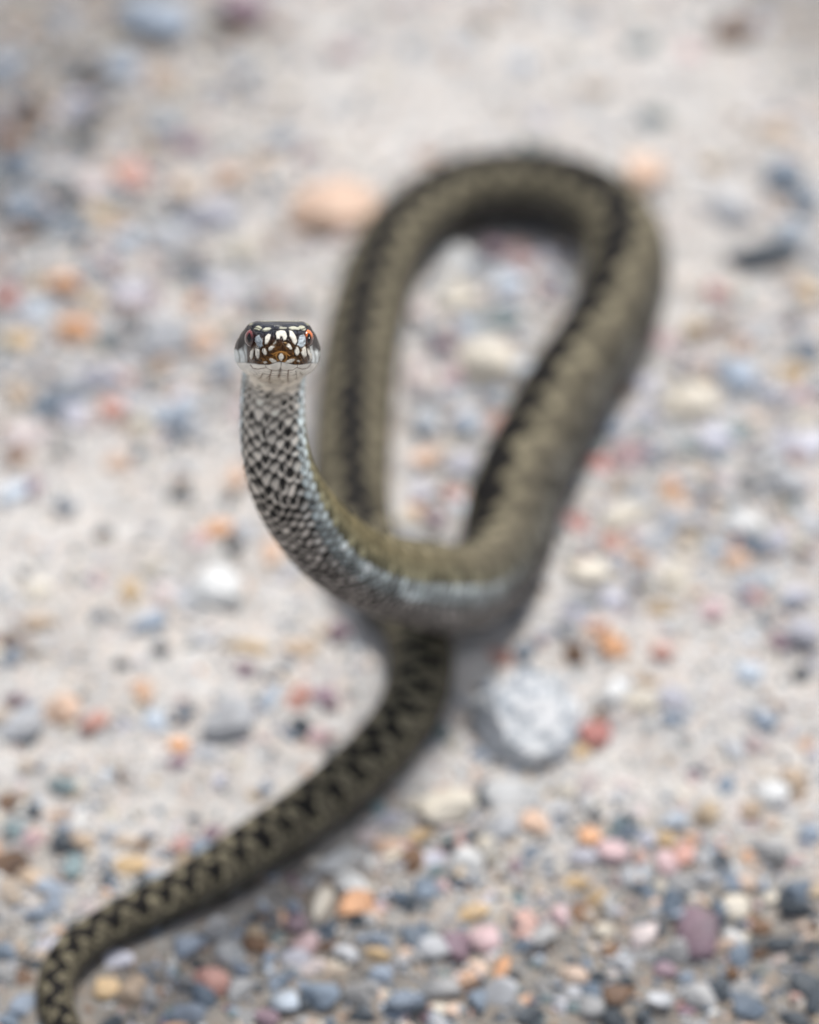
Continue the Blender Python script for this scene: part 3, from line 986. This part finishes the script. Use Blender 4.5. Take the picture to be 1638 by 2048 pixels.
# x, y, width, height in the photograph and colour; each is set on the sand where that spot lies
STONES = """
310 35 170 110 BG;490 25 90 90 MV;470 62 80 40 BR;175 155 80 60 DB;245 135 70 70 BG;325 165 60 60 TN;150 215 80 70 LV;60 235 70 70 BR
375 280 80 45 MV;260 350 60 80 SA;190 370 110 70 PP;455 350 60 70 PE;370 370 50 60 TN;205 430 80 40 OC;50 330 90 60 BG;40 410 70 70 BG
100 440 90 70 SL;130 385 70 60 DB;60 420 60 50 DB;145 470 70 50 SL;30 340 60 60 SL;20 280 60 80 BR;420 420 110 90 LV;480 490 90 60 CR;250 480 70 60 PB;340 470 90 70 LG;10 140 60 60 BG;165 275 60 40 DB;60 480 60 40 BR
130 575 70 50 OR;15 600 50 60 RD;150 670 80 70 OR;40 690 70 50 OC;75 620 80 60 PB;250 590 80 60 LV;260 645 60 50 DB;300 610 50 50 MV
370 535 90 40 DB;395 610 40 45 OR;405 690 60 70 PE;455 650 60 50 CR;330 680 110 90 LG;190 760 110 60 LV;250 755 40 50 SA;225 825 55 60 SA
150 830 60 70 LV;90 810 80 50 SL;140 790 80 40 SL;280 850 50 70 CR;360 830 60 60 BG;370 803 50 36 PB;35 905 70 40 BR;60 870 110 50 PP
235 925 60 40 PE;470 955 55 45 PE;30 980 80 60 PB;70 970 40 50 MV;345 880 40 40 SL;310 780 40 40 GR;30 790 70 50 TN;440 570 80 50 LV
430 1060 80 40 OR;400 1080 50 36 PK;435 1165 110 110 W;370 1180 50 60 LG;260 1175 50 65 OC;325 1180 50 60 PP;105 1085 30 45 SL;60 1130 45 35 MV
75 1185 60 50 CR;540 1100 50 60 PE;295 1240 80 45 BG;80 1250 70 40 TN;20 1285 50 40 BR;500 1300 100 30 OC;125 1415 70 75 PE;190 1450 55 60 SA
45 1450 90 80 LG;45 1478 60 40 DB;260 1445 40 40 PE;310 1450 45 50 PB;358 1495 45 40 OR;355 1530 50 35 MV;365 1438 28 30 SL;460 1440 100 110 LG
540 1400 50 60 PB;245 1395 35 35 SL;30 1395 50 40 MV;170 1330 40 25 PK;235 1360 40 30 OC;415 1270 70 35 LG;420 1245 50 30 PP
130 1570 70 40 TE;15 1600 50 40 BR;420 1660 40 50 MV;400 1692 60 40 SL;300 1680 30 30 SA;260 1725 70 40 OC;130 1680 60 50 DB;95 1675 30 40 SA
165 1685 50 45 TN;20 1720 80 60 BR;40 1660 70 40 TE;60 1745 70 40 TN;100 1770 60 40 BG;195 1795 40 35 SA;35 1860 30 30 RD;10 1900 50 60 SL
5 1820 30 40 OC;320 1750 70 40 PB;375 1730 40 30 CR;240 1920 60 40 LV;370 1895 70 60 BG;460 1910 60 50 W;525 1920 40 35 LV;420 1965 80 60 SA
210 1975 60 50 OC;270 1985 70 60 TN;50 1960 60 40 BR;50 2015 60 50 BG;480 1985 70 60 GR;380 2030 70 40 BG;530 2040 60 40 MV;200 2035 50 30 GR
310 2010 50 30 PP;340 1935 40 30 SL;155 1995 30 50 GR;430 1880 40 34 PB;20 2040 60 40 SL
670 1722 100 60 W;732 1665 50 50 PP;775 1635 60 40 LV;645 1810 40 80 CR;710 1815 85 60 OR;610 1880 55 60 PK;590 1845 50 46 MV;595 1915 70 50 LV
695 1870 30 35 LV;935 1720 75 55 W;1025 1580 110 85 W;972 1580 40 70 DB;1000 1660 80 60 LG;1070 1645 60 60 PE;895 1610 120 80 CR;835 1670 60 30 OC
780 1690 70 40 PE;850 1790 45 50 SL;945 1830 70 40 OC;895 1852 25 25 RD;920 1890 80 70 MV;970 1880 60 60 PK;870 1900 70 60 LG;830 1880 50 60 SL
1005 1940 45 50 OR;835 2010 40 50 DB;805 1990 30 40 OR;760 1890 50 40 BG;760 1918 60 30 OC;690 1910 50 50 LG;640 2000 80 60 SL;570 2010 60 50 PB
990 1990 90 60 LG;880 1985 90 50 GR;810 1940 30 40 SA;655 1965 40 30 OR;955 2010 40 50 SL;1080 1820 50 30 LV;1010 1800 50 30 OC;1070 1780 50 30 PE
1095 1850 35 35 OC;1060 2030 60 40 DB;740 1975 60 40 GR;720 2030 60 40 DB;600 1770 40 30 LG;860 1725 60 40 LV
1175 1570 60 60 PP;1325 1600 35 30 OR;1450 1570 40 60 SL;1545 1580 80 60 W;1500 1620 50 50 TN;1590 1560 60 60 TN;1260 1660 50 35 SL;1295 1680 45 40 LV
1225 1700 65 50 PK;1180 1670 50 45 OR;1165 1705 60 40 LV;1335 1680 45 45 OC;1335 1725 45 55 PK;1368 1710 45 50 SA;1155 1755 55 40 OC;1125 1752 36 35 OR
1195 1790 40 50 OC;1210 1850 45 40 CR;1255 1750 40 50 LG;1295 1785 45 55 SL;1355 1770 60 50 GR;1395 1865 90 110 MV;1470 1820 60 70 CR;1290 1870 60 60 PP
1345 1815 36 30 OC;1160 1940 50 30 BR;1480 1905 50 60 SL;1620 1660 50 50 BG;1525 1800 50 30 OR;1600 1780 70 60 SL;1560 1880 70 40 DB;1120 1830 45 50 PK
1125 1930 40 40 BG;1450 1700 40 30 OC;1350 1640 50 40 PB;1250 1925 50 50 LG;1540 1700 80 60 GR;1410 1760 50 40 LG;1610 1960 60 60 DB;1230 1990 60 40 BR
1400 1990 70 50 GR;1320 2000 50 40 LG;1180 2010 60 50 GR;1500 2010 70 50 SL;1590 2035 70 40 DB;1330 1940 50 40 MV
1150 1055 60 50 RD;1115 1078 30 30 OR;1250 1040 110 50 CR;1220 1090 40 45 SA;1310 1090 90 70 LG;1380 1045 60 40 LG;1490 1045 90 60 W;1430 1048 28 34 SL
1475 1120 65 50 PE;1550 1090 70 50 LV;1435 1100 60 50 PB;1180 1145 90 60 CR;1220 1190 60 65 LV;1140 1230 80 50 LV;1345 1165 70 90 CR;1325 1222 70 35 OC
1425 1225 55 45 PK;1535 1190 45 35 PE;1440 1160 35 30 SL;1590 1190 60 50 LV;1625 1205 30 40 TE;1605 1260 70 70 LV;1225 1285 60 60 OR;1150 1300 50 50 BR
1095 1270 35 30 PE;1325 1300 50 50 SA;1500 1345 60 60 PB;1560 1280 50 40 MV;1345 1400 65 60 LV;1225 1390 50 60 W;1280 1405 60 60 CR;1340 1452 50 40 BG
1435 1420 40 25 OC;1520 1455 30 25 OR;1190 1460 65 70 RD;1163 1500 35 30 OC;1290 1362 60 36 TN;1390 1452 40 40 PP;1495 1505 50 30 OC
1435 585 40 55 RD;1330 685 60 60 PK;1390 660 55 45 OC;1395 720 70 60 PP;1355 745 30 35 SA;1390 790 110 80 CR;1290 765 60 50 LV;1290 825 80 60 LV
1585 740 65 60 OC;1600 788 50 40 PK;1620 590 40 50 OC;1350 870 80 60 W;1355 905 35 40 PE;1430 880 80 60 LV;1480 855 60 40 TE;1475 750 80 90 BG
1600 880 110 80 LV;1215 860 70 60 BG;1195 935 50 50 RD;1255 910 80 70 PK;1340 980 38 40 OR;1520 905 70 60 LG;1505 965 70 60 GR;1440 965 60 50 PP
1620 690 60 50 SL;1580 970 80 70 LG;1460 420 100 90 LG;1570 360 80 90 SL;1530 500 150 80 DB;1612 415 60 70 SL;1585 470 70 60 PB
1460 55 110 70 BR;1280 90 60 40 TE;1045 135 50 50 PB;1170 40 60 40 SL;1190 180 70 40 TN;1310 240 70 40 TE;1550 270 90 50 TN;1380 110 50 40 PK
680 110 70 40 PK;560 290 60 50 BG;665 415 180 130 PE;862 312 60 34 PE;1290 345 90 80 PE;1240 1210 30 30 SL
905 520 90 70 W;910 590 100 60 CR;1020 575 70 60 PB;1090 575 40 60 MV;990 495 60 50 MV;1100 505 50 60 LV;840 625 50 60 PP;990 640 110 50 TE
970 725 120 110 CR;835 745 60 90 PP;885 690 60 60 MV;1050 670 60 50 LG;850 840 70 60 PB;930 850 60 50 BG;900 800 50 50 LG;850 915 60 50 PE
910 985 50 45 SA;840 985 70 50 LV;920 920 60 60 LV;810 1030 60 50 CR;870 1040 50 40 MV;1010 815 50 40 TE;1040 735 50 50 PB;880 580 50 40 SL;950 530 60 46 BG;1045 520 56 46 PK;1120 560 40 44 BG;870 650 46 40 W;930 660 60 40 BG;1090 625 44 40 W;985 800 46 40 BG;905 755 46 46 PK;960 870 44 40 W;885 880 40 34 SL;965 935 46 40 BG;895 955 40 36 W;850 790 46 40 SL;920 1020 46 40 PB;1000 600 40 30 DB;835 690 40 36 DB
655 1395 65 55 MV;598 1400 50 60 SA;740 1400 40 40 PB;570 1245 30 50 OR;600 1295 80 50 TN;680 1262 50 50 MV;1030 1245 45 40 OR;1000 1310 50 50 SA
1050 1300 40 50 SL;1057 1418 228 205 SP;975 1512 50 30 OR;640 1470 50 40 PK;690 1445 40 40 LG;920 1400 40 50 LG
"""
SPECIAL = {
    (1057, 1418): "large pale granite stone flecked blue-grey, right of the tail's bend",
    (665, 415): "big smooth peach stone behind the loop's left arm",
    (1290, 345): "peach-orange stone peeping out behind the loop's right-hand bend",
    (1190, 1460): "bright red stone leaning against the large pale granite stone",
    (1163, 1500): "little ochre pebble under the bright red stone beside the granite",
    (1025, 1580): "white blocky stone just in front of the large pale granite stone",
    (972, 1580): "dark slate chip against the white blocky stone before the granite",
    (310, 35): "big blurred blue-grey stone at the photo's top left",
    (1460, 55): "brown oblong stone on the sand at the photo's top right",
    (1395, 1865): "large mauve-grey wedge stone in darkened gravel at the lower right",
    (710, 1815): "smooth orange-brown stone in front of the tail",
    (645, 1810): "narrow cream upright stone beside the smooth orange-brown one",
    (435, 1165): "white rounded stone left of the neck's lowest bend",
    (460, 1440): "pale grey tilted slab stone left of the tail's bend",
    (1340, 980): "bright orange round pebble alone right of the loop",
    (970, 725): "large cream stone in the middle of the snake's loop",
    (655, 1395): "purple-mauve stone just left of the tail's bend",
    (935, 1720): "bright white round stone in front of the granite and tail",
    (670, 1722): "white stone touching the underside of the tail, with dark shadow",
    (125, 1415): "round orange-peach stone near the left edge above the tail",
    (1530, 500): "very dark slate stone at the right edge beyond the loop",
}


def arm_x(y, pts):
    pts = sorted(pts)
    return np.interp(y, [p[0] for p in pts], [p[1] for p in pts])


def zone(x, y):
    lx = arm_x(y, [(430, 845), (505, 778), (600, 742), (700, 722), (800, 711), (1000, 705), (1090, 728)])
    rx = arm_x(y, [(440, 1226), (520, 1253), (600, 1240), (700, 1192), (800, 1135), (900, 1082), (1000, 1040), (1098, 1012)])
    if 430 < y < 1100 and lx < x < rx:
        if y < 610:
            return "inside the far end of the snake's loop"
        return "inside the middle of the snake's loop" if y < 800 else "inside the near end of the snake's loop"
    if y < 260:
        return ("in the far left corner", "on sand far behind the head", "on sand beyond the loop's far bend", "in the far right corner")[(x > 350) + (x > 800) + (x > 1250)]
    if y < 560:
        return ("at the left edge well behind the head", "between the head and the big peach stone", "touching the loop's far bend", "right of the loop's far bend")[(x > 240) + (x > 760) + (x > 1400)]
    if y < 800:
        return ("at the left edge level with the head", "just left of the snake's head", "beside the loop's right arm", "at the right edge level with the head")[(x > 200) + (x > 640) + (x > 1450)]
    if y < 1040:
        return ("at the left edge level with the neck", "just left of the reared neck", "beside the loop's right arm, nearer end", "at the right edge level with the neck")[(x > 160) + (x > 640) + (x > 1400)]
    if y < 1330:
        return ("at the left edge below neck height", "left of the neck's lower bend", "under the neck's lower bend", "between the neck bend and the granite", "behind and right of the granite", "at the right edge behind the granite")[(x > 200) + (x > 480) + (x > 800) + (x > 1170) + (x > 1400)]
    if y < 1560:
        return ("at the left edge above the tail", "on open sand left of the tail's bend", "beside the tail's bend", "touching the granite", "just right of the granite", "far right of the granite")[(x > 215) + (x > 500) + (x > 800) + (x > 1170) + (x > 1370)]
    if y < 1850:
        return ("at the left edge by the tail", "just above the tail", "just below the tail", "in front of the granite", "in gravel to the granite's front right", "at the right edge before the granite")[(x > 200) + (x > 520) + (x > 800) + (x > 1110) + (x > 1370)]
    return ("in the near left corner by the tail", "inside the tail's last curve", "in near gravel right of the tail", "in near gravel below the granite", "in near gravel left of the wedge stone", "in the near right corner")[(x > 110) + (x > 450) + (x > 720) + (x > 1050) + (x > 1340)]


def pebble(sub, seed, cuts=11, lo=0.55, hi=0.95, lump=0.022):
    v, fcs = ICO[sub]
    v = v.copy()
    g = np.random.default_rng(seed)
    for _ in range(cuts):
        n = g.normal(size=3)
        n /= np.linalg.norm(n)
        d = g.uniform(lo, hi)
        over = np.maximum(0, v @ n - d)
        v -= (over * 0.9)[:, None] * n
    v += 0.02 * g.normal(size=v.shape) * (sub < 4) * 0.5
    if sub == 4:
        for _ in range(14):
            n = g.normal(size=3) * 3.2
            v *= (1 + lump * np.sin(v @ n + g.uniform(0, 6)))[:, None]
    v -= (v.max(0) + v.min(0)) / 2
    v /= (v.max(0) - v.min(0)) / 2
    return v, fcs


body_xy = PQ[::8, :2]
body_r = RQ[::8] * MM
body_z = PQ[::8, 2]
# sand pushed up into a low bank along the flanks where the body lies on it
flatg = np.stack([GX, GY], -1).reshape(-1, 2)
near_i = np.where((np.abs(flatg[:, 0]) < 0.2) & (flatg[:, 1] > 0.26) & (flatg[:, 1] < 0.79))[0]
gap = np.full(len(near_i), 1.0)
for bxy, brr, bzz in zip(body_xy[::2], body_r[::2], body_z[::2]):
    if bzz < brr * 1.25 + 0.001:
        gap = np.minimum(gap, np.hypot(flatg[near_i, 0] - bxy[0], flatg[near_i, 1] - bxy[1]) - brr)
bank = np.zeros(len(flatg))
bank[near_i] = 0.0015 * np.exp(-((gap - 0.0008) / 0.0034) ** 2) * (0.5 + vnoise2(flatg[near_i, 0] * 150, flatg[near_i, 1] * 150, 77))
gco = np.stack([GX.ravel(), GY.ravel(), GZ.ravel() + bank], -1)
gm.vertices.foreach_set("co", gco.astype(np.float32).ravel())
gm.update()
rows = []
for ch in STONES.replace('\n', ';').split(';'):
    if ch.strip():
        x, y, w_, h_, c = ch.split()
        rows.append((int(x), int(y), int(w_), int(h_), c))
def stone_size(x, y, w_, h_, c):
    z = depth_at_height(x, y, 0.0)
    W = w_ / FOCAL * z * 1.02
    Dp = h_ / FOCAL * z * 1.08
    return W, Dp, (0.82 if c == 'SP' else 0.66) * min(W, Dp)


def clear_of_snake(row):
    W, Dp, Ht = stone_size(*row)
    p = at_height(row[0], row[1], Ht * 0.22)
    dist = np.linalg.norm(body_xy - p[:2], axis=1)
    return not np.any((body_z - body_r < Ht * 0.6) & (dist < body_r * 0.75 + 0.15 * W))


rows = [r for r in rows if clear_of_snake(r)]
rows.sort(key=lambda r: ((r[0], r[1]) in SPECIAL, r[2] * r[3]), reverse=True)
rows = rows[:300]                   # the 300 that show largest; smaller ones are part of the gravel
labels = {}
for (x, y, w_, h_, c) in rows:
    if (x, y) in SPECIAL:
        continue
    size = "tiny" if w_ < 40 else "small" if w_ < 60 else "medium" if w_ < 82 else "large"
    shape = "oblong" if w_ / h_ > 1.45 else "upright" if h_ / w_ > 1.2 else "rounded"
    labels.setdefault(f"{size} {PAL[c][0]} {shape} stone {zone(x, y)}", []).append((x, y))
FINAL = dict(SPECIAL)
for lab_, pts in labels.items():
    if len(pts) == 1:
        FINAL[pts[0]] = lab_
        continue
    xs, ys = [p[0] for p in pts], [p[1] for p in pts]
    by_x = (max(xs) - min(xs)) > (max(ys) - min(ys))
    pts = sorted(pts, key=lambda p: p[0] if by_x else p[1])
    names = {2: ("left one", "right one") if by_x else ("farther one", "nearer one"), 3: ("leftmost", "middle one", "rightmost") if by_x else ("farthest", "middle one", "nearest")}.get(len(pts))
    for i, p in enumerate(pts):
        FINAL[p] = f"{lab_}, {names[i] if names else 'one of several'}"

n_st = 0
gravel_block = []
for i, (x, y, w_, h_, c) in enumerate(rows):
    W, Dp, Ht = stone_size(x, y, w_, h_, c)
    p = at_height(x, y, Ht * 0.22)
    sub = 4 if w_ > 150 else 3 if w_ > 75 else 2
    if c == 'SP':
        v, fcs = ICO[4]
        v = v.copy()
        for n, d in (((0.08, -0.50, 0.86), 0.50), ((-0.85, -0.35, 0.25), 0.74), ((0.80, -0.45, 0.15), 0.80), ((0.35, 0.85, 0.25), 0.74), ((-0.55, 0.75, 0.35), 0.72), ((0.05, -0.98, 0.0), 0.82), ((0.92, 0.25, 0.30), 0.78), ((-0.35, -0.85, 0.1), 0.80)):
            n = np.array(n) / np.linalg.norm(n)
            v -= np.maximum(0, v @ n - d)[:, None] * n
        for q_ in range(24):
            n = np.random.default_rng(q_).normal(size=3) * 7
            v *= (1 + 0.011 * np.sin(v @ n + q_))[:, None]
        v -= (v.max(0) + v.min(0)) / 2
        v /= (v.max(0) - v.min(0)) / 2
    else:
        v, fcs = pebble(sub, 1037 + i, cuts=15 if w_ > 150 else 8, lo=0.64 if w_ > 150 else 0.36, hi=0.9)
    yaw = random.uniform(-0.5, 0.5)
    v = v * np.array([W / 2, Dp / 2, Ht / 2])
    v = v @ np.array([[math.cos(yaw), math.sin(yaw), 0], [-math.sin(yaw), math.cos(yaw), 0], [0, 0, 1]])
    me = tri_mesh("stone", v, fcs, smooth=w_ > 150 and c != 'SP')
    me.materials.append(STONE_MAT[c])
    o = link(bpy.data.objects.new("stone", me))
    gz = float(ground_z(np.array([p[0]]), np.array([p[1]]))[0])
    o.location = (p[0], p[1], gz + Ht * 0.12)
    o.rotation_euler = (random.uniform(-0.12, 0.12), random.uniform(-0.15, 0.15), 0)
    o["label"] = FINAL[(x, y)]
    o["category"] = "stone"
    o["group"] = "stones scattered over the sand"
    gravel_block.append((p[0], p[1], max(W, Dp) / 2))
    n_st += 1
print("stones", n_st, "specials missing", [k for k in SPECIAL if k not in {(r[0], r[1]) for r in rows}], sorted(v for v in FINAL.values() if "several" in v))

# ------------------------------------------------------------------ gravel and grit (uncountable)
CLEAR = [(900, 200, 380, 150), (1350, 200, 250, 180), (250, 1010, 280, 110), (230, 1300, 320, 110), (1420, 1320, 170, 90), (1400, 540, 130, 80), (420, 1600, 200, 70), (1330, 1530, 160, 60)]
DENSE = [(120, 400, 260, 200), (1000, 700, 180, 260), (1350, 850, 260, 180), (1250, 1150, 250, 130), (800, 1900, 900, 170), (1100, 1760, 330, 130), (200, 680, 320, 180), (120, 1750, 260, 110)]


def density(px, py):
    d = 0.40 * np.ones_like(px)
    for cx_, cy_, sx, sy in DENSE:
        d += 1.0 * np.exp(-((px - cx_) / sx) ** 2 - ((py - cy_) / sy) ** 2)
    for cx_, cy_, sx, sy in CLEAR:
        d *= 1 - 0.88 * np.exp(-((px - cx_) / sx) ** 2 - ((py - cy_) / sy) ** 2)
    return np.clip(d, 0.03, 1.0)


def project(p):
    q = p - CAM
    zc_ = q @ FWD
    return RES_X / 2 + FOCAL * (q @ RIGHT) / zc_, RES_Y / 2 - FOCAL * (q @ UP) / zc_


def scatter(name, n, smin, smax, sub, pw, weights, label, clear_mix=1.0, seed=3):
    g = np.random.default_rng(seed)
    xy = np.stack([g.uniform(-0.24, 0.24, n), g.uniform(0.20, 0.84, n)], 1)
    px, py = project(np.concatenate([xy, np.zeros((n, 1))], 1))
    dn = density(px, py)
    keep = g.uniform(size=n) < (dn * clear_mix + (1 - clear_mix))
    xy = xy[keep]
    size = smin + (smax - smin) * g.uniform(size=len(xy)) ** pw
    ok = np.ones(len(xy), bool)
    for bx, by, rad in gravel_block:
        ok &= np.hypot(xy[:, 0] - bx, xy[:, 1] - by) > rad * 0.85
    for k in range(0, len(body_xy), 2):
        if body_z[k] < 0.02:
            ok &= np.hypot(xy[:, 0] - body_xy[k, 0], xy[:, 1] - body_xy[k, 1]) > body_r[k] * 0.55
    xy, size = xy[ok], size[ok]
    m = len(xy)
    bases = [pebble(sub, 50 + b, cuts=6, lo=0.28, hi=0.85) for b in range(24)]
    fcs = bases[0][1]
    bv = np.stack([b[0] for b in bases])[g.integers(0, 24, m)]
    sc_ = np.stack([size * g.uniform(0.7, 1.6, m), size * g.uniform(0.6, 1.1, m), size * g.uniform(0.4, 0.85, m)], 1) / 2
    bv = bv * sc_[:, None, :]
    a = g.uniform(0, 2 * math.pi, m)
    ca, sa = np.cos(a)[:, None], np.sin(a)[:, None]
    X_, Y_ = bv[..., 0] * ca - bv[..., 1] * sa, bv[..., 0] * sa + bv[..., 1] * ca
    zz = ground_z(xy[:, 0], xy[:, 1]) + sc_[:, 2] * g.uniform(-0.35, 0.55, m)
    verts = np.stack([X_ + xy[:, :1], Y_ + xy[:, 1:], bv[..., 2] + zz[:, None]], -1).reshape(-1, 3)
    nb = len(bases[0][0])
    faces = (fcs[None] + (np.arange(m) * nb)[:, None, None]).reshape(-1, 3)
    keys = list(weights)
    wts = np.array([weights[k] for k in keys], float)
    pick = g.choice(len(keys), m, p=wts / wts.sum())
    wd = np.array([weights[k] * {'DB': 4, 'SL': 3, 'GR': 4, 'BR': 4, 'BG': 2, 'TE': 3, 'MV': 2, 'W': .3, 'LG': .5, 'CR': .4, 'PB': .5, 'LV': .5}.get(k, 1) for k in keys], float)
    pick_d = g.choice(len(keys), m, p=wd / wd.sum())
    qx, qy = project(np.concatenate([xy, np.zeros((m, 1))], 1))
    dk = np.maximum(smooth01(qy, 1620, 1900), smooth01(-np.hypot(qx / 1.0, (qy - 200) / 1.4), -420, -200))  # darker gravel at near edge and far left: vignette put into the colours
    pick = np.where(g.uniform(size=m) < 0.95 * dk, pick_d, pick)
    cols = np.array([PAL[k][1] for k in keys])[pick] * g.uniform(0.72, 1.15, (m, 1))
    sat = np.ptp(cols, axis=1) > 0.15
    cols = np.where(sat[:, None], cols * 0.7 + 0.3 * np.array([0.46, 0.44, 0.41]), cols)
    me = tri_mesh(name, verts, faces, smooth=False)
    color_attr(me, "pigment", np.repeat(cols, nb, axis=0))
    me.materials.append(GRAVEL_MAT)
    o = link(bpy.data.objects.new(name, me))
    o["kind"] = "stuff"
    o["label"] = label
    return o


GRAVEL_MAT = attr_material("mixed_gravel", rough=0.7, grain=700.0, spec=0.4)
WT = {'W': 16, 'LG': 18, 'GR': 8, 'BG': 9, 'PB': 8, 'DB': 8, 'SL': 8, 'LV': 8, 'PK': 3, 'PP': 6, 'MV': 2, 'OR': 3, 'PE': 5, 'SA': 2, 'RD': 1, 'BR': 2, 'TN': 9, 'CR': 13, 'OC': 3, 'TE': 3}
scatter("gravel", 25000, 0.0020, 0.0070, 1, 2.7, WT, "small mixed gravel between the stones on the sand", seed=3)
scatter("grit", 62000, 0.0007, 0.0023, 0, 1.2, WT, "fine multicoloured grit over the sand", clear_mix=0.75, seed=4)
